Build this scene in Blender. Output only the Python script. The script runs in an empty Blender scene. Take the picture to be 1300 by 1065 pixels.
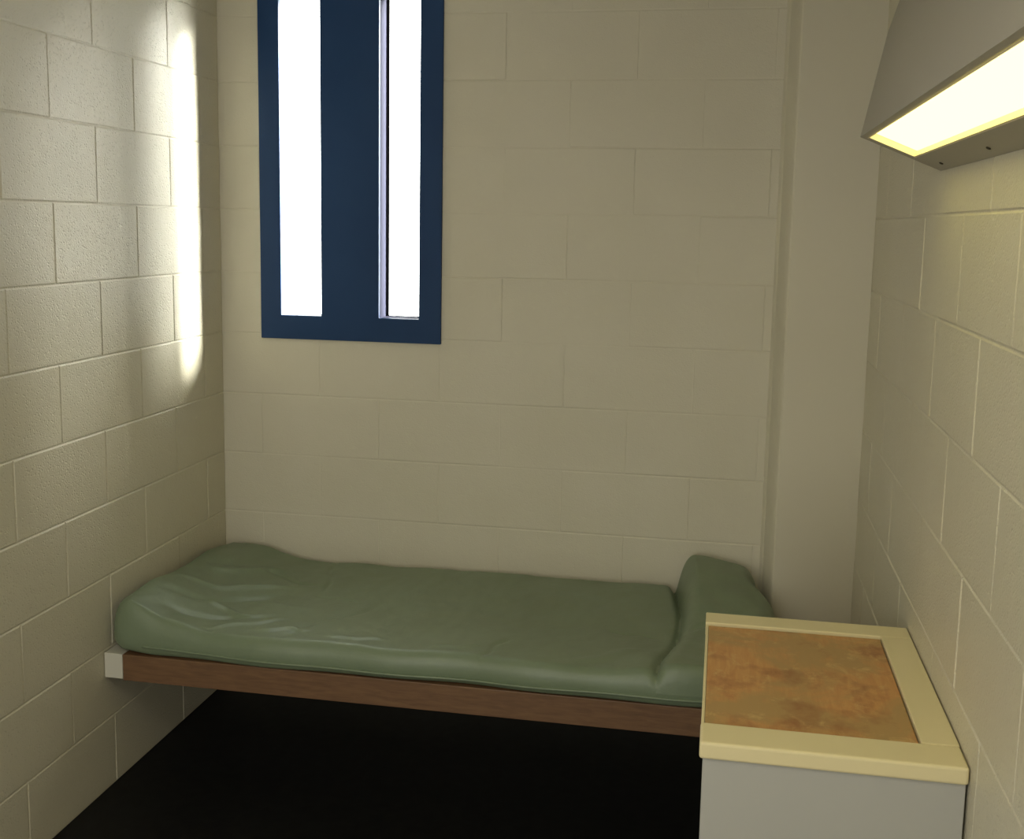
import bpy, bmesh, math, random
from mathutils import Vector, noise
C = bpy.context.scene.collection
random.seed(7)
PI = math.pi
CO = 0.2032                       # one block course
XR, XA, YF, ZC = 2.057, 1.787, -4.30, 2.438
sm = lambda a, b, x: (lambda t: t*t*(3-2*t))(min(1, max(0, (x-a)/(b-a))))

# ------------------------------------------------------------------ helpers
def s2l(*c):
    return tuple(((v/255/12.92) if v/255 <= .04045 else ((v/255+.055)/1.055)**2.4) for v in c) + (1,)

class MB:
    def __init__(s): s.bm = bmesh.new()
    def quad(s, *p):
        return s.bm.faces.new([s.bm.verts.new(q) for q in p])
    def box(s, a, b, bev=0, seg=2):
        t = bmesh.new()
        bmesh.ops.create_cube(t, size=1)
        for v in t.verts:
            v.co = Vector([(a[i]+b[i])/2 + v.co[i]*(b[i]-a[i]) for i in range(3)])
        if bev:
            bmesh.ops.bevel(t, geom=t.edges[:], offset=bev, segments=seg, affect='EDGES', profile=.5)
        s.join(t); return s
    def join(s, t):
        m = bpy.data.meshes.new('tmp'); t.to_mesh(m); t.free(); s.bm.from_mesh(m); bpy.data.meshes.remove(m)
    def prism(s, prof, y0, y1, bev=0):
        """profile in x,z run along y"""
        t = bmesh.new()
        a = [t.verts.new((x, y0, z)) for x, z in prof]; b = [t.verts.new((x, y1, z)) for x, z in prof]
        n = len(prof)
        t.faces.new(a); t.faces.new(b[::-1])
        for i in range(n): t.faces.new((a[i], b[i], b[(i+1) % n], a[(i+1) % n]))
        bmesh.ops.recalc_face_normals(t, faces=t.faces[:])
        if bev: bmesh.ops.bevel(t, geom=t.edges[:], offset=bev, segments=2, affect='EDGES', profile=.5)
        s.join(t); return s
    def build(s, name, mat, parent=None, smooth=False, recalc=True):
        if recalc: bmesh.ops.recalc_face_normals(s.bm, faces=s.bm.faces[:])
        me = bpy.data.meshes.new(name); s.bm.to_mesh(me); s.bm.free()
        me.materials.append(mat)
        for p in me.polygons: p.use_smooth = smooth
        o = bpy.data.objects.new(name, me); C.objects.link(o)
        if parent:
            o.parent = parent
            o.matrix_parent_inverse = parent.matrix_basis.inverted()
        return o

def thing(name, label, cat, loc):
    o = bpy.data.objects.new(name, None); C.objects.link(o); o.location = loc
    o.empty_display_size = .1
    bpy.context.view_layer.update()
    if label: o['label'] = label
    if cat: o['category'] = cat
    return o
def struct(o, label=None):
    o['kind'] = 'structure'
    if label: o['label'] = label
    return o

# ------------------------------------------------------------------ materials
def mat(name, col=(.8, .8, .8, 1), rough=.5, metal=0, spec=.5):
    m = bpy.data.materials.new(name); m.use_nodes = True
    b = m.node_tree.nodes['Principled BSDF']
    b.inputs['Base Color'].default_value = col
    b.inputs['Roughness'].default_value = rough
    b.inputs['Metallic'].default_value = metal
    b.inputs['Specular IOR Level'].default_value = spec
    return m, m.node_tree, b
def nd(t, kind, **k):
    n = t.nodes.new(kind)
    for a, v in k.items():
        if a in n.inputs: n.inputs[a].default_value = v
        else: setattr(n, a, v)
    return n
def coords(t, scale=(1, 1, 1)):
    g = nd(t, 'ShaderNodeNewGeometry'); mp = nd(t, 'ShaderNodeMapping'); mp.inputs['Scale'].default_value = scale
    t.links.new(g.outputs['Position'], mp.inputs['Vector']); return mp.outputs['Vector']
def ramp(t, fac, stops):
    r = nd(t, 'ShaderNodeValToRGB'); e = r.color_ramp.elements
    while len(e) < len(stops): e.new(.5)
    for k, (p, c) in enumerate(stops): e[k].position = p; e[k].color = c
    t.links.new(fac, r.inputs['Fac']); return r.outputs['Color']

def wall_paint(name, c1, c2, rough, bump, pits=.5, fine=260):
    m, t, b = mat(name, c1, rough)
    v = coords(t)
    n1 = nd(t, 'ShaderNodeTexNoise', Scale=2.3, Detail=5.0); t.links.new(v, n1.inputs['Vector'])
    t.links.new(ramp(t, n1.outputs['Fac'], [(.3, c1), (.7, c2)]), b.inputs['Base Color'])
    n2 = nd(t, 'ShaderNodeTexNoise', Scale=fine, Detail=3.0, Roughness=.6); t.links.new(v, n2.inputs['Vector'])
    n4 = nd(t, 'ShaderNodeTexNoise', Scale=26.0, Detail=2.0); t.links.new(v, n4.inputs['Vector'])
    vo = nd(t, 'ShaderNodeTexVoronoi', Scale=110.0); t.links.new(v, vo.inputs['Vector'])
    pit = nd(t, 'ShaderNodeMapRange'); pit.inputs['From Min'].default_value = 0.0; pit.inputs['From Max'].default_value = .35
    pit.inputs['To Min'].default_value = 0; pit.inputs['To Max'].default_value = pits
    t.links.new(vo.outputs['Distance'], pit.inputs['Value'])
    a1 = nd(t, 'ShaderNodeMath', operation='ADD'); t.links.new(n2.outputs['Fac'], a1.inputs[0]); t.links.new(pit.outputs['Result'], a1.inputs[1])
    a2 = nd(t, 'ShaderNodeMath', operation='ADD'); t.links.new(a1.outputs[0], a2.inputs[0]); t.links.new(n4.outputs['Fac'], a2.inputs[1])
    bp = nd(t, 'ShaderNodeBump', Strength=bump, Distance=.0012); t.links.new(a2.outputs[0], bp.inputs['Height'])
    t.links.new(bp.outputs['Normal'], b.inputs['Normal'])
    n3 = nd(t, 'ShaderNodeTexNoise', Scale=5.0, Detail=3.0); t.links.new(v, n3.inputs['Vector'])
    mr = nd(t, 'ShaderNodeMapRange'); mr.inputs['To Min'].default_value = rough-.06; mr.inputs['To Max'].default_value = rough+.08
    t.links.new(n3.outputs['Fac'], mr.inputs['Value']); t.links.new(mr.outputs['Result'], b.inputs['Roughness'])
    return m
WALL = wall_paint('cream_block_paint', s2l(207, 201, 178), s2l(212, 206, 184), .36, 1.0, 1.0)
BACK = wall_paint('cream_block_paint_back', s2l(208, 203, 183), s2l(214, 209, 191), .5, .5, .5)
SMOOTH = wall_paint('smooth_cream_paint', s2l(210, 205, 186), s2l(214, 209, 190), .42, .06, .1)
CEIL = wall_paint('ceiling_paint', s2l(215, 210, 195), s2l(210, 205, 190), .6, .1, .1)

FLOOR, t, b = mat('black_floor', (.006, .006, .0065, 1), .55, spec=.25)
v = coords(t); n = nd(t, 'ShaderNodeTexNoise', Scale=30.0, Detail=5.0); t.links.new(v, n.inputs['Vector'])
t.links.new(ramp(t, n.outputs['Fac'], [(.35, (.004, .004, .0045, 1)), (.7, (.009, .009, .0095, 1))]), b.inputs['Base Color'])

BLUE, t, b = mat('dark_blue_steel_paint', s2l(30, 62, 104), .5, 0, .22)
v = coords(t); n = nd(t, 'ShaderNodeTexNoise', Scale=3.0, Detail=4.0); t.links.new(v, n.inputs['Vector'])
t.links.new(ramp(t, n.outputs['Fac'], [(.3, s2l(24, 56, 98)), (.7, s2l(30, 62, 104))]), b.inputs['Base Color'])
n = nd(t, 'ShaderNodeTexNoise', Scale=140.0, Detail=2.0); t.links.new(v, n.inputs['Vector'])
bp = nd(t, 'ShaderNodeBump', Strength=.15, Distance=.001); t.links.new(n.outputs['Fac'], bp.inputs['Height']); t.links.new(bp.outputs['Normal'], b.inputs['Normal'])
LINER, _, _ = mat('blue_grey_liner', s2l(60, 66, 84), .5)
LINER_SHADE, _, _ = mat('liner_shade_copy', s2l(40, 41, 58), .8, 0, .05)  # same liner, darkened so the right slit's reveal looks less brightly lit
GASKET, _, _ = mat('black_gasket', s2l(25, 25, 30), .7)

GLASS = bpy.data.materials.new('window_glass'); GLASS.use_nodes = True
t = GLASS.node_tree; t.nodes.remove(t.nodes['Principled BSDF'])
tr = nd(t, 'ShaderNodeBsdfTransparent'); tr.inputs['Color'].default_value = (.95, .97, .97, 1)
gl = nd(t, 'ShaderNodeBsdfGlossy', Roughness=.02); fr = nd(t, 'ShaderNodeFresnel', IOR=1.45); mx = nd(t, 'ShaderNodeMixShader')
gg = nd(t, 'ShaderNodeNewGeometry'); fm = nd(t, 'ShaderNodeMath', operation='SUBTRACT'); fm.use_clamp = True
t.links.new(fr.outputs[0], fm.inputs[0]); t.links.new(gg.outputs['Backfacing'], fm.inputs[1])
t.links.new(fm.outputs[0], mx.inputs[0]); t.links.new(tr.outputs[0], mx.inputs[1]); t.links.new(gl.outputs[0], mx.inputs[2])
t.links.new(mx.outputs[0], t.nodes['Material Output'].inputs['Surface'])

def wood(name, a, c, d, grain, rough, stretch, blot=None):
    m, t, b = mat(name, a, rough)
    v = coords(t, stretch)
    n = nd(t, 'ShaderNodeTexNoise', Scale=grain, Detail=6.0, Roughness=.6, Distortion=.6); t.links.new(v, n.inputs['Vector'])
    col = ramp(t, n.outputs['Fac'], [(.25, a), (.5, c), (.75, d)])
    if blot:
        v2 = coords(t, (1.0, .8, 1))
        n2 = nd(t, 'ShaderNodeTexNoise', Scale=6.0, Detail=7.0, Roughness=.62, Distortion=.8); t.links.new(v2, n2.inputs['Vector'])
        mk = ramp(t, n2.outputs['Fac'], [(.46, (0, 0, 0, 1)), (.58, (.9, .9, .9, 1))])
        mx = nd(t, 'ShaderNodeMixRGB'); t.links.new(mk, mx.inputs[0]); t.links.new(col, mx.inputs[1]); mx.inputs[2].default_value = blot[0]
        n3 = nd(t, 'ShaderNodeTexNoise', Scale=8.0, Detail=6.0, Roughness=.62); 
        mp = nd(t, 'ShaderNodeMapping'); mp.inputs['Location'].default_value = (3.1, 8.2, 0); t.links.new(v2, mp.inputs['Vector']); t.links.new(mp.outputs[0], n3.inputs['Vector'])
        mk2 = ramp(t, n3.outputs['Fac'], [(.52, (0, 0, 0, 1)), (.66, (.85, .85, .85, 1))])
        mx2 = nd(t, 'ShaderNodeMixRGB'); t.links.new(mk2, mx2.inputs[0]); t.links.new(mx.outputs[0], mx2.inputs[1]); mx2.inputs[2].default_value = blot[1]
        n5 = nd(t, 'ShaderNodeTexNoise', Scale=22.0, Detail=6.0, Roughness=.7, Distortion=.5)
        mp = nd(t, 'ShaderNodeMapping'); mp.inputs['Location'].default_value = (7.7, 1.3, 0); t.links.new(v2, mp.inputs['Vector']); t.links.new(mp.outputs[0], n5.inputs['Vector'])
        mk3 = ramp(t, n5.outputs['Fac'], [(.55, (0, 0, 0, 1)), (.68, (.7, .7, .7, 1))])
        mx3 = nd(t, 'ShaderNodeMixRGB'); t.links.new(mk3, mx3.inputs[0]); t.links.new(mx2.outputs[0], mx3.inputs[1]); mx3.inputs[2].default_value = blot[2]
        col = mx3.outputs[0]
    t.links.new(col, b.inputs['Base Color'])
    bp = nd(t, 'ShaderNodeBump', Strength=.12, Distance=.001); t.links.new(n.outputs['Fac'], bp.inputs['Height']); t.links.new(bp.outputs['Normal'], b.inputs['Normal'])
    return m
BOARD = wood('bunk_wood', s2l(98, 72, 50), s2l(114, 84, 58), s2l(126, 96, 66), 9.0, .5, (1.6, 14, 14))
DESKW = wood('worn_desk_wood', s2l(186, 132, 78), s2l(196, 146, 88), s2l(204, 158, 100), 8.0, .45, (14, 1.6, 9),
             (s2l(172, 142, 90), s2l(148, 96, 52), s2l(206, 172, 116)))
CREAM, _, _ = mat('cream_steel_enamel', s2l(226, 214, 170), .38)
GREYW, _, _ = mat('pale_grey_panel', s2l(176, 176, 170), .5)
BRK, _, _ = mat('white_bracket_paint', s2l(205, 203, 190), .5)
FIX, t, b = mat('grey_fixture_enamel', s2l(158, 153, 138), .42)
INNER, _, _ = mat('lamp_trough_white', s2l(238, 226, 204), .5)
SCREW, _, _ = mat('dark_screw', s2l(70, 62, 50), .5, .5)
LAMP = bpy.data.materials.new('lamp_diffuser'); LAMP.use_nodes = True
t = LAMP.node_tree; t.nodes.remove(t.nodes['Principled BSDF'])
em = nd(t, 'ShaderNodeEmission', Color=(1, .88, .27, 1), Strength=3.3)
t.links.new(em.outputs[0], t.nodes['Material Output'].inputs['Surface'])

VINYL, t, b = mat('green_vinyl', s2l(104, 130, 104), .40)
v = coords(t); n = nd(t, 'ShaderNodeTexNoise', Scale=5.0, Detail=4.0); t.links.new(v, n.inputs['Vector'])
t.links.new(ramp(t, n.outputs['Fac'], [(.3, s2l(117, 131, 105)), (.7, s2l(123, 138, 113))]), b.inputs['Base Color'])
n = nd(t, 'ShaderNodeTexNoise', Scale=22.0, Detail=5.0, Roughness=.6, Distortion=.8); t.links.new(v, n.inputs['Vector'])
bp = nd(t, 'ShaderNodeBump', Strength=.22, Distance=.006); t.links.new(n.outputs['Fac'], bp.inputs['Height'])
n = nd(t, 'ShaderNodeTexNoise', Scale=700.0, Detail=1.0); t.links.new(v, n.inputs['Vector'])
bp2 = nd(t, 'ShaderNodeBump', Strength=.1, Distance=.0006); t.links.new(n.outputs['Fac'], bp2.inputs['Height'])
t.links.new(bp.outputs['Normal'], bp2.inputs['Normal']); t.links.new(bp2.outputs['Normal'], b.inputs['Normal'])

# ------------------------------------------------------------------ block walls
def block_wall(name, P, u0, u1, off, m, cu, cz, gap, depth, hole=None, back=.20, jit=.0005, label=None):
    """P(u, z, d): point at wall coordinate u, height z, d behind the face. off: joint position of the even courses"""
    mb = MB()
    rows = int(math.ceil(ZC/CO - 1e-6)); W = 2*CO
    for k in range(rows):
        z0, z1 = k*CO, min((k+1)*CO, ZC)
        o = off if k % 2 == 0 else off + CO
        n0 = math.floor((u0-o)/W); x = o + n0*W
        while x < u1:
            a, c = max(x, u0), min(x+W, u1); x += W
            if c-a < .012: continue
            rects = [(a, c, z0, z1)]
            if hole and a < hole[1] and c > hole[0] and z0 < hole[3]-1e-4 and z1 > hole[2]+1e-4:
                rects = []
                if a < hole[0]: rects.append((a, hole[0], z0, z1))
                if c > hole[1]: rects.append((hole[1], c, z0, z1))
                if z1 > hole[3]: rects.append((max(a, hole[0]), min(c, hole[1]), hole[3], z1))
            for (ua, ub, za, zb) in rects:
                g = gap/2
                j = [random.uniform(-jit, jit) for _ in range(3)]
                def d(s, q): return j[0] + j[1]*s + j[2]*q + jit
                O = [(ua+g, za+g), (ub-g, za+g), (ub-g, zb-g), (ua+g, zb-g)]
                I = [(ua+g+cu, za+g+cz), (ub-g-cu, za+g+cz), (ub-g-cu, zb-g-cz), (ua+g+cu, zb-g-cz)]
                S = [(-1, -1), (1, -1), (1, 1), (-1, 1)]
                vo = [mb.bm.verts.new(P(p[0], p[1], depth)) for p in O]
                vi = [mb.bm.verts.new(P(p[0], p[1], d(*s))) for p, s in zip(I, S)]
                mb.bm.faces.new(vi)
                for q in range(4): mb.bm.faces.new((vo[q], vo[(q+1) % 4], vi[(q+1) % 4], vi[q]))
    # mortar face, reveal of the hole, rear face
    def plate(dd):
        if not hole:
            mb.quad(P(u0, 0, dd), P(u1, 0, dd), P(u1, ZC, dd), P(u0, ZC, dd))
        else:
            h = hole
            for (a, c, e, f) in ((u0, h[0], 0, ZC), (h[1], u1, 0, ZC), (h[0], h[1], 0, h[2]), (h[0], h[1], h[3], ZC)):
                mb.quad(P(a, e, dd), P(c, e, dd), P(c, f, dd), P(a, f, dd))
    plate(depth); plate(back)
    rims = [(u0, 0, u1, 0), (u1, 0, u1, ZC), (u1, ZC, u0, ZC), (u0, ZC, u0, 0)]
    if hole: rims += [(hole[0], hole[2], hole[1], hole[2]), (hole[1], hole[2], hole[1], hole[3]), (hole[1], hole[3], hole[0], hole[3]), (hole[0], hole[3], hole[0], hole[2])]
    for (a, e, c, f) in rims: mb.quad(P(a, e, depth), P(c, f, depth), P(c, f, back), P(a, e, back))
    return struct(mb.build(name, m, recalc=False), label)

HOLE = (.155, .735, 6*CO, 2.385)
block_wall('wall_back', lambda u, z, d: (u, d, z), -.2, XR+.2, .137, BACK, .0010, .0035, .0012, .0016, HOLE, label='cream painted block wall with the window')
block_wall('wall_left', lambda u, z, d: (-d, -u, z), 0, -YF, .338-.4064, WALL, .0024, .0032, .002, .0028, label='cream painted block wall left of the bunk')
block_wall('wall_right', lambda u, z, d: (XR+d, -u, z), 0, -YF, .335-.4064, WALL, .0022, .0032, .002, .0024, label='cream painted block wall behind the desk')
block_wall('wall_front', lambda u, z, d: (u, YF-d, z), -.2, XR+.2, .1, BACK, .0022, .0032, .002, .0024)

mb = MB(); mb.box((-.2, YF-.2, -.1), (XR+.2, .2, 0)); struct(mb.build('floor', FLOOR), 'very dark floor under the bunk')
mb = MB(); mb.box((-.2, YF-.2, ZC), (XR+.2, .2, ZC+.1)); struct(mb.build('ceiling', CEIL))
# smooth boxed pilaster in the corner, with a splayed left edge
mb = MB(); t_ = bmesh.new()
PP_ = .125
prof = [(XA, 0), (XA+.006, -.014)]
for k in range(7):
    a = k/6; prof.append((XA+.010+.030*a, -.02-(PP_-.02)*math.sin(a*PI/2)**.9))
prof += [(XR, -PP_), (XR, 0)]
lo = [t_.verts.new((x, y, 0)) for x, y in prof]; hi = [t_.verts.new((x, y, ZC)) for x, y in prof]
n = len(prof)
for i in range(n): t_.faces.new((lo[i], lo[(i+1) % n], hi[(i+1) % n], hi[i]))
mb.join(t_)
struct(mb.build('trim_1', SMOOTH), 'smooth cream boxed pilaster in the right corner')

# ------------------------------------------------------------------ window
win = thing('window_1', 'dark blue steel window plate with two tall slit panes', None, (.445, 0, 1.205)); win['kind'] = 'structure'
SL = [(.212, .350), (.545, .679)]; SZ = (1.283, 2.305)
xs = [.141, SL[0][0], SL[0][1], SL[1][0], SL[1][1], .752]; zs = [1.205, SZ[0], SZ[1], 2.41]
y0, y1 = -.010, 0.006
mb = MB(); bm = mb.bm
V = {}
for i, x in enumerate(xs):
    for k, z in enumerate(zs):
        for j, y in enumerate((y0, y1)): V[i, k, j] = bm.verts.new((x, y, z))
solid = lambda i, k: 0 <= i < 5 and 0 <= k < 3 and not (k == 1 and i in (1, 3))
for i in range(5):
    for k in range(3):
        if not solid(i, k): continue
        for j in (0, 1): bm.faces.new((V[i, k, j], V[i+1, k, j], V[i+1, k+1, j], V[i, k+1, j]))
        if not solid(i-1, k): bm.faces.new((V[i, k, 0], V[i, k+1, 0], V[i, k+1, 1], V[i, k, 1]))
        if not solid(i+1, k): bm.faces.new((V[i+1, k, 0], V[i+1, k+1, 0], V[i+1, k+1, 1], V[i+1, k, 1]))
        if not solid(i, k-1): bm.faces.new((V[i, k, 0], V[i+1, k, 0], V[i+1, k, 1], V[i, k, 1]))
        if not solid(i, k+1): bm.faces.new((V[i, k+1, 0], V[i+1, k+1, 0], V[i+1, k+1, 1], V[i, k+1, 1]))
bmesh.ops.recalc_face_normals(bm, faces=bm.faces[:])
sharp = [e for e in bm.edges if len(e.link_faces) == 2 and e.calc_face_angle(0) > 1]
bmesh.ops.bevel(bm, geom=sharp, offset=.0015, segments=2, affect='EDGES', profile=.5)
mb.build('window_frame', BLUE, win)
def ring(mb, xa, xb, za, zb, ya, yb, w):
    """rectangular tube: inner opening xa..xb za..zb, wall thickness w outwards"""
    mb.box((xa-w, ya, za-w), (xa, yb, zb+w)); mb.box((xb, ya, za-w), (xb+w, yb, zb+w))
    mb.box((xa, ya, za-w), (xb, yb, za)); mb.box((xa, ya, zb), (xb, yb, zb+w))
RC = .078
for (a, c), gw, lm in zip(SL, (.0008, .009), (LINER, LINER_SHADE)):
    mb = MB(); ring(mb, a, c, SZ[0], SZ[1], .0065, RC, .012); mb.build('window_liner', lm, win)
    mb = MB(); ring(mb, a+gw, c-gw*.3, SZ[0]+.003, SZ[1]-.003, RC-.003, RC, gw*.3)
    mb.box((a+.0001, RC-.003, SZ[0]), (a+gw, RC, SZ[1])); mb.build('gasket', GASKET, win)
    mb = MB(); mb.box((a-.010, RC+.001, SZ[0]-.010), (c+.010, RC+.007, SZ[1]+.010)); mb.build('window_pane', GLASS, win)
# steel mullion block filling the wall opening around the liners
mb = MB()
e = .0125
mb.box((HOLE[0], .0066, HOLE[2]), (SL[0][0]-e, .085, HOLE[3])); mb.box((SL[0][1]+e, .0066, HOLE[2]), (SL[1][0]-e, .085, HOLE[3]))
mb.box((SL[1][1]+e, .0066, HOLE[2]), (HOLE[1], .085, HOLE[3]))
for (a, c) in SL:
    mb.box((a-e, .0066, HOLE[2]), (c+e, .085, SZ[0]-e)); mb.box((a-e, .0066, SZ[1]+e), (c+e, .085, HOLE[3]))
mb.build('mullion_block', BLUE, win)

# ------------------------------------------------------------------ bunk
bunk = thing('bunk_platform', 'wood-edged bunk platform spanning the back wall under the green mattress', 'bunk bed', (1.0, -.39, .33))
BZ0, BZ1, BY = .325, .400, -.790
mb = MB(); mb.box((.056, BY, BZ0), (XR-.004, BY+.04, BZ1), .002); mb.build('edge_board', BOARD, bunk)
mb = MB(); mb.box((.056, BY+.041, BZ0+.02), (XA-.004, -.004, BZ1-.002)); mb.box((XA-.004, BY+.041, BZ0+.02), (XR-.004, -PP_-.004, BZ1-.002)); mb.build('platform_board', BOARD, bunk)
mb = MB(); mb.box((.001, BY, BZ0+.004), (.055, -.004, BZ1+.0005), .002); o = mb.build('wall_bracket', BRK, bunk); o['label'] = 'white painted wall bracket'

# ------------------------------------------------------------------ mattress
mt = thing('mattress', 'green vinyl mattress with raised pillow end lying on the bunk', 'mattress', (.9, -.4, BZ1))
X0, X1, Y0, Y1 = .014, 1.832, -.800, -.016
NX, NY = 420, 190
ZB = BZ1+.0015
def crease(x, y, px, py, qx, qy, w, h):
    """a soft fold line from p to q"""
    dx, dy = qx-px, qy-py; L = math.hypot(dx, dy)
    t = ((x-px)*dx+(y-py)*dy)/L/L
    s = ((x-px)*dy-(y-py)*dx)/L
    s += .006*math.sin(t*9+px*20)
    f = math.exp(-(s/w)**2)*sm(-.15, .2, t)*(1-sm(.8, 1.15, t))
    return h*f
def pcrease(y):
    """x of the pillow crease for a given y"""
    v = (-y-.02)/.78
    return 1.530 + .030*math.sin(max(0, min(1, v*1.15))*PI) - .012*sm(.7, 1.0, v)
def topz(x, y):
    v = (-y)/.79                       # 0 back .. 1 front
    z = .470 + .006*noise.noise((x*2.2, y*2.6, .3)) - .010*sm(.0, .5, v)*(1-sm(.55, 1, v))
    z += .012*sm(.55, .86, v)
    # left end swells up
    z += .040*(1-sm(.05, .40, x)) + .040*(1-sm(.0, .20, x))*sm(.02, .3, v)
    z += .016*math.exp(-((x-.10)/.10)**2-((y+.58)/.13)**2)
    z -= .014*math.exp(-((x-.27)/.07)**2-((y+.62)/.16)**2)
    z -= .012*math.exp(-((x-.30)/.10)**2-((y+.10)/.10)**2)
    # folds at the left end
    for c in ((.12, -.62, .34, -.40, .016, -.010), (.08, -.50, .36, -.30, .014, .008), (.16, -.70, .42, -.60, .014, -.008),
              (.20, -.55, .36, -.62, .012, .007), (.22, -.20, .42, -.28, .010, -.006), (.10, -.34, .30, -.16, .020, .008),
              (.40, -.04, .47, -.30, .008, -.005), (.46, -.36, .60, -.37, .008, -.005), (.50, -.78, .66, -.42, .010, -.004),
              (.42, -.74, .56, -.70, .010, .006), (.30, -.74, .48, -.62, .012, .006), (1.06, -.78, 1.10, -.62, .008, -.005),
              (.64, -.74, .78, -.72, .010, .004), (.92, -.74, 1.04, -.70, .012, .004), (.28, -.46, .50, -.52, .02, .005),
              (1.36, -.46, 1.50, -.48, .01, -.003), (1.30, -.76, 1.46, -.62, .02, .004)):
        z += crease(x, y, *c)
    z += .0035*noise.noise((x*9, y*7, 4.1))*(1+1.2*(1-sm(.2, .6, x))) + .0012*noise.noise((x*26, y*20, 1.1))
    # pillow end
    pc = pcrease(y); d = x-pc
    hgt = .104*(1-sm(.08, .80, v)*.72)*(1-.30*sm(.07, .29, d))
    z += hgt*math.sin(PI/2*min(1, max(0, d/.055)))**.62 if d > 0 else 0
    z -= .024*math.exp(-(d/.017)**2)*(1-sm(.0, .42, v)) + .010*math.exp(-(d/.012)**2)
    z += .010*math.exp(-((d+.035)/.05)**2)*sm(.7, .95, v)
    if d > 0: z += crease(x, y, 1.60, -.50, 1.72, -.38, .008, -.008) + .004*noise.noise((x*14, y*12, 7))
    return z
def edge_shift(x, v):
    return 0
bmt = bmesh.new()
R_ = .10
def spacing(i, n):
    a = i/n; return .5-.5*math.cos(PI*a)*(.35*abs(math.cos(PI*a))+.65)
us = [(.45*(i/NX)+.55*(.5-.5*math.cos(PI*i/NX))) for i in range(NX+1)]
vs = [(.35*(i/NY)+.65*(.5-.5*math.cos(PI*i/NY))) for i in range(NY+1)]
hy = (Y1-Y0)/2; cy = (Y0+Y1)/2
top, bot, inf = {}, {}, {}
for j, vv in enumerate(vs):
    y = Y1+(Y0-Y1)*vv
    yy = abs(y-cy)
    for i, uu in enumerate(us):
        def cut(r):
            q = yy-(hy-r)
            return r-math.sqrt(max(0, r*r-q*q)) if q > 0 else 0
        # outline: left end tilted & bulging, right end follows the pilaster
        xl = X0 + .004*math.sin(y*11) + cut(.035 if y > cy else .06) + .004*(1-vv)
        xr = X1 - .048*(1-sm(.12, .26, -y)) - cut(.03 if y > cy else .05)
        x = xl+(xr-xl)*uu
        yo = y
        front = sm(.5, 1, vv)
        yo += front*(.006*math.sin(x*7+1) - .004*math.sin(x*17))
        dxl, dxr = x-xl, xr-x
        dy = min(y-Y0, Y1-y)
        # edge distance (soft min)
        d = min(dxl, dxr, dy)
        rx = .050
        def prof_(q, r): return math.sqrt(max(0, 1-(1-min(1, q/r))**2))
        eb = .032 if y < cy else .022
        f = prof_(dxl, .030+.030*sm(.5, .9, vv))*prof_(dxr, .055)*prof_(dy, eb if y < cy else .03)
        f = f**.95
        zt = topz(x, yo); zm = ZB+.036 + .010*(1-sm(.05, .3, x))
        zz = zm+(zt-zm)*f
        g = prof_(dxl, .03)*prof_(dxr, .03)*prof_(dy, .022)
        lift = .012*(1-sm(.02, .16, x))*sm(.5, .9, vv)
        zb_ = zm-(zm-ZB-lift)*g
        top[i, j] = bmt.verts.new((x, yo, zz))
        edge = i in (0, NX) or j in (0, NY)
        bot[i, j] = top[i, j] if edge else bmt.verts.new((x, yo, zb_))
        inf[i, j] = x-pcrease(yo)
pill = []
def face(bm, a):
    u = []
    for v_ in a:
        if v_ not in u: u.append(v_)
    if len(u) < 3: return None
    try: return bm.faces.new(u)
    except ValueError: return None
for j in range(NY):
    for i in range(NX):
        f = face(bmt, (top[i, j], top[i+1, j], top[i+1, j+1], top[i, j+1]))
        g = face(bmt, (bot[i, j], bot[i, j+1], bot[i+1, j+1], bot[i+1, j]))
        if (inf[i, j]+inf[i+1, j+1])/2 > 0 and f: pill.append(f)
bmesh.ops.recalc_face_normals(bmt, faces=bmt.faces[:])
full = bpy.data.meshes.new('m'); 
for f in bmt.faces: f.tag = False
for f in pill: f.tag = True
bp_ = bmt.copy()
tags = [f.tag for f in bmt.faces]
bmt.faces.ensure_lookup_table(); bp_.faces.ensure_lookup_table()
bmesh.ops.delete(bmt, geom=[f for f, k in zip(bmt.faces[:], tags) if k], context='FACES')
bmesh.ops.delete(bp_, geom=[f for f, k in zip(bp_.faces[:], tags) if not k], context='FACES')
mb = MB(); mb.bm = bmt; mb.build('mattress_pad', VINYL, mt, True, False)
mb = MB(); mb.bm = bp_; mb.build('pillow', VINYL, mt, True, False)
# welt along the lower front edge
mb = MB(); t_ = bmesh.new(); prev = None
for k in range(160):
    x = .12+1.62*k/159; y = Y0+.006*math.sin(x*7+1)-.004*math.sin(x*17)+.0006; z = ZB+.020+.003*math.sin(x*5)+.010*(1-sm(.05, .3, x))
    r = .0035; rg = [t_.verts.new((x, y+r*math.cos(a*PI/3), z+r*math.sin(a*PI/3))) for a in range(6)]
    if prev:
        for a in range(6): t_.faces.new((prev[a], prev[(a+1) % 6], rg[(a+1) % 6], rg[a]))
    else: t_.faces.new(rg)
    prev = rg
t_.faces.new(prev)
mb.join(t_); mb.build('welt', VINYL, mt, True)

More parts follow.
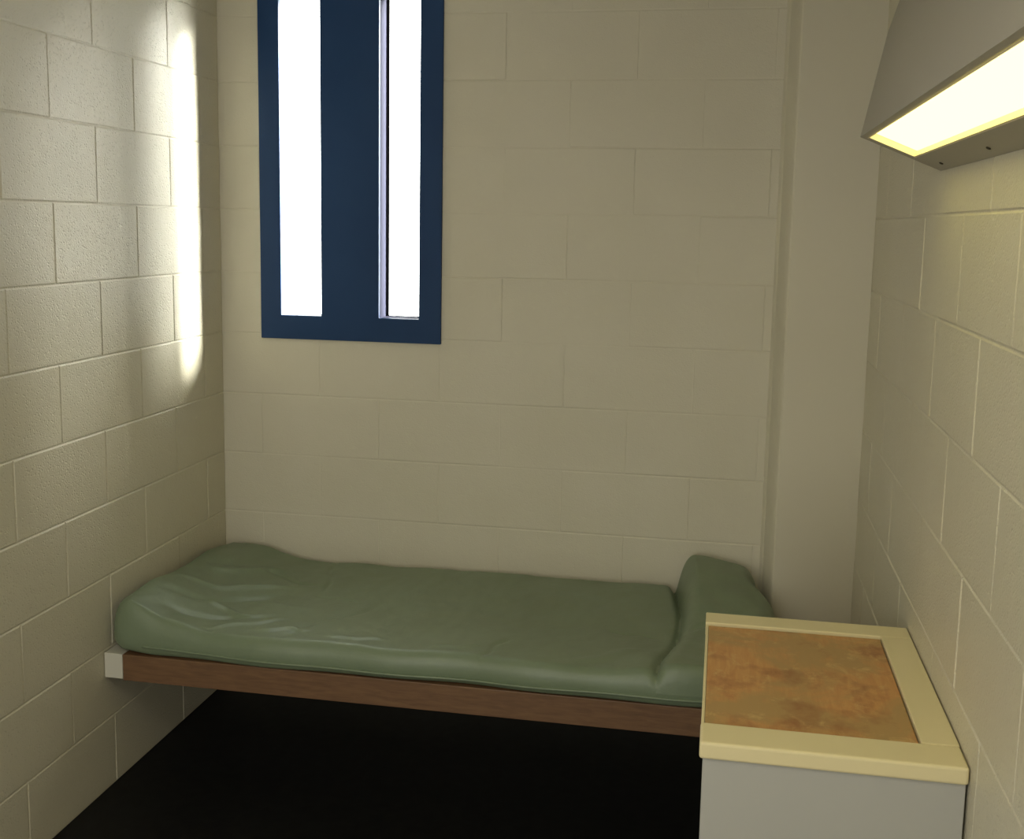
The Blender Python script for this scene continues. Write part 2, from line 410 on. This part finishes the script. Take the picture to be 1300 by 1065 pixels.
# ------------------------------------------------------------------ desk
DX0, DY0, DY1, DZ = 1.632, -1.722, -1.077, .752
desk = thing('desk', 'small wall-mounted desk with a worn wooden top inset in a cream rim', 'desk', (1.85, -1.4, 0))
mb = MB()
IN = (1.640, 1.994, -1.643, -1.141)
T = .030
mb.box((DX0, IN[3], DZ-T), (XR-.002, DY1, DZ), .002)                    # far rim
mb.box((IN[1], IN[2]+.0005, DZ-T), (XR-.002, IN[3]-.0005, DZ), .0015)   # right rim
mb.box((DX0, DY0, DZ-T), (XR-.002, IN[2], DZ), .005, 3)                 # near rim
mb.box((DX0+.001, IN[2]+.0005, DZ-T), (IN[0]-.0015, IN[3]-.0005, DZ-.006), .001)
mb.build('rim', CREAM, desk)
mb = MB(); mb.box((IN[0]-.001, IN[2]+.001, DZ-T+.002), (IN[1]-.0025, IN[3]-.0045, DZ-.006), .001); mb.build('wooden_top', DESKW, desk)
mb = MB(); mb.box((DX0+.006, DY0+.008, 0.001), (XR-.004, DY1-.008, DZ-T-.0005), .002); mb.build('pedestal', GREYW, desk)

# ------------------------------------------------------------------ light fixture
FY0, FY1 = -1.094, -2.72
A = Vector((XR-.001, 0, 1.713)); B = Vector((1.897, 0, 1.779)); Tt = Vector((XR-.001, 0, 2.37)); Md = Vector((1.938, 0, 1.985))
fx = thing('wall_light', 'grey wedge-shaped wall light glowing warm yellow above the desk', 'lamp', (XR, -1.90, 1.713))
u = (A-B); Lw = u.length; u.normalize(); nrm = Vector((u.z, 0, -u.x))      # u along the underside to the wall, nrm out of the underside
if nrm.z > 0: nrm = -nrm
def fp(s, y, d=0):
    """point on underside: s metres from the front edge, d above (inside)"""
    p = B+u*s-nrm*d; return (p.x, y, p.z)
S0, S1 = .012, .107; LY0, LY1 = FY0-.050, FY1+.05; DD = .013
mb = MB()
# housing shell: underside frame round the lens opening, trough, front face, ends, back
sx = [0, S0, S1, Lw]; ys = [FY0, LY0, LY1, FY1]
for i in range(3):
    for k in range(3):
        if i == 1 and k == 1: continue
        mb.quad(fp(sx[i], ys[k]), fp(sx[i+1], ys[k]), fp(sx[i+1], ys[k+1]), fp(sx[i], ys[k+1]))
P4 = lambda v_, y: (v_.x, y, v_.z)
mb.quad(P4(B, FY0), P4(Md, FY0), P4(Md, FY1), P4(B, FY1)); mb.quad(P4(Md, FY0), P4(Tt, FY0), P4(Tt, FY1), P4(Md, FY1))
mb.quad(P4(A, FY0), P4(Tt, FY0), P4(Tt, FY1), P4(A, FY1))
for y in (FY0, FY1): mb.bm.faces.new([mb.bm.verts.new(P4(q, y)) for q in (A, B, Md, Tt)])
bmesh.ops.remove_doubles(mb.bm, verts=mb.bm.verts[:], dist=1e-5)
ed = [e for e in mb.bm.edges if all(abs((v_.co-Vector((B.x, v_.co.y, B.z))).length) < 1e-4 for v_ in e.verts)]
bmesh.ops.bevel(mb.bm, geom=ed, offset=.005, segments=3, affect='EDGES', profile=.5)
mb.build('housing', FIX, fx)
mb = MB()
mb.quad(fp(S0, LY0), fp(S0, LY1), fp(S0, LY1, DD), fp(S0, LY0, DD)); mb.quad(fp(S1, LY0), fp(S1, LY1), fp(S1, LY1, DD), fp(S1, LY0, DD))
mb.quad(fp(S0, LY0), fp(S1, LY0), fp(S1, LY0, DD), fp(S0, LY0, DD)); mb.quad(fp(S0, LY1), fp(S1, LY1), fp(S1, LY1, DD), fp(S0, LY1, DD))
w = .002                                                     # thin lip standing out round the opening
for (a, c, e_, f_) in ((S0-w, S0, LY0, LY1), (S1, S1+w, LY0, LY1)):
    for yy_ in (0,):
        mb.quad(fp(a, e_, -.002), fp(c, e_, -.002), fp(c, f_, -.002), fp(a, f_, -.002))
mb.quad(fp(S0-w, LY0+w, -.002), fp(S1+w, LY0+w, -.002), fp(S1+w, LY0, -.002), fp(S0-w, LY0, -.002))
mb.quad(fp(S0-w, LY1-w, -.002), fp(S1+w, LY1-w, -.002), fp(S1+w, LY1, -.002), fp(S0-w, LY1, -.002))
mb.build('lamp_trough', INNER, fx)
mb = MB(); mb.quad(fp(S0, LY0-.001, DD-.001), fp(S1, LY0-.001, DD-.001), fp(S1, LY1+.001, DD-.001), fp(S0, LY1+.001, DD-.001)); mb.build('diffuser', LAMP, fx)
for (s, y) in ((.149, -1.22), (.147, -1.623), (.147, -2.03), (.147, -2.43)):
    t_ = bmesh.new()
    bmesh.ops.create_uvsphere(t_, u_segments=14, v_segments=8, radius=.0042)
    rot = Vector((0, 0, 1)).rotation_difference(nrm).to_matrix()
    for v_ in t_.verts:
        v_.co.z *= .45; v_.co = rot @ v_.co + Vector(fp(s, y, -.001))
    mb = MB(); mb.join(t_); mb.build('screw', SCREW, fx, True)

# ------------------------------------------------------------------ light
world = bpy.data.worlds.new('overcast_sky'); bpy.context.scene.world = world; world.use_nodes = True
bg = world.node_tree.nodes['Background']; bg.inputs['Color'].default_value = (1, .99, .95, 1); bg.inputs['Strength'].default_value = 9.5
def light(name, kind, loc, **k):
    l = bpy.data.lights.new(name, kind); o = bpy.data.objects.new(name, l); C.objects.link(o); o.location = loc
    for a, v_ in k.items(): setattr(l, a, v_)
    return o
sun = light('hazy_sun', 'SUN', (3, 3, 4), energy=95, color=(1, .96, .88), angle=math.radians(19))
m_, el = 1.25, math.radians(25)
az = Vector((-m_, -1, 0)).normalized(); dr = Vector((az.x*math.cos(el), az.y*math.cos(el), -math.sin(el)))
sun.rotation_euler = dr.to_track_quat('-Z', 'Y').to_euler()
haze = light('bright_haze_round_the_sun', 'SUN', (3, 3.5, 4), energy=27, color=(1, .97, .91), angle=math.radians(36))
az2 = Vector((-1.08, -1, 0)).normalized(); d2 = Vector((az2.x*math.cos(.35), az2.y*math.cos(.35), -math.sin(.35)))
haze.rotation_euler = d2.to_track_quat('-Z', 'Y').to_euler()
for (a, c) in SL:
    p = light('window_portal', 'AREA', ((a+c)/2, .10, (SZ[0]+SZ[1])/2), shape='RECTANGLE', size=c-a+.04, size_y=SZ[1]-SZ[0]+.04)
    p.rotation_euler = (-PI/2, 0, 0); p.data.cycles.is_portal = True
cl = light('added_ceiling_fill', 'AREA', (.95, -3.3, ZC-.02), shape='RECTANGLE', size=1.0, size_y=.5, energy=14, color=(1, .95, .85))  # added soft fill from overhead, out of view behind the camera
dl = light('added_rear_fill', 'AREA', (.75, YF+.02, 1.15), shape='RECTANGLE', size=.85, size_y=1.9, energy=21.5, color=(1, .98, .93))  # added fill to brighten the back wall; the front wall has no doorway
dl.rotation_euler = (PI/2, 0, 0)

# ------------------------------------------------------------------ camera
cam = bpy.data.cameras.new('camera'); co = bpy.data.objects.new('camera', cam); C.objects.link(co)
co.location = (1.63788, -3.50795, 1.59156); co.rotation_euler = (1.42989, -.01804, .18613)
cam.sensor_fit = 'HORIZONTAL'; cam.sensor_width = 36; cam.lens = 1428.86/1300*36; cam.shift_y = -45/1300; cam.clip_start = .02
sc = bpy.context.scene; sc.camera = co
sc.view_settings.view_transform = 'Standard'; sc.view_settings.look = 'None'
sc.view_settings.exposure = 0; sc.view_settings.gamma = 1; sc.view_settings.use_curve_mapping = False
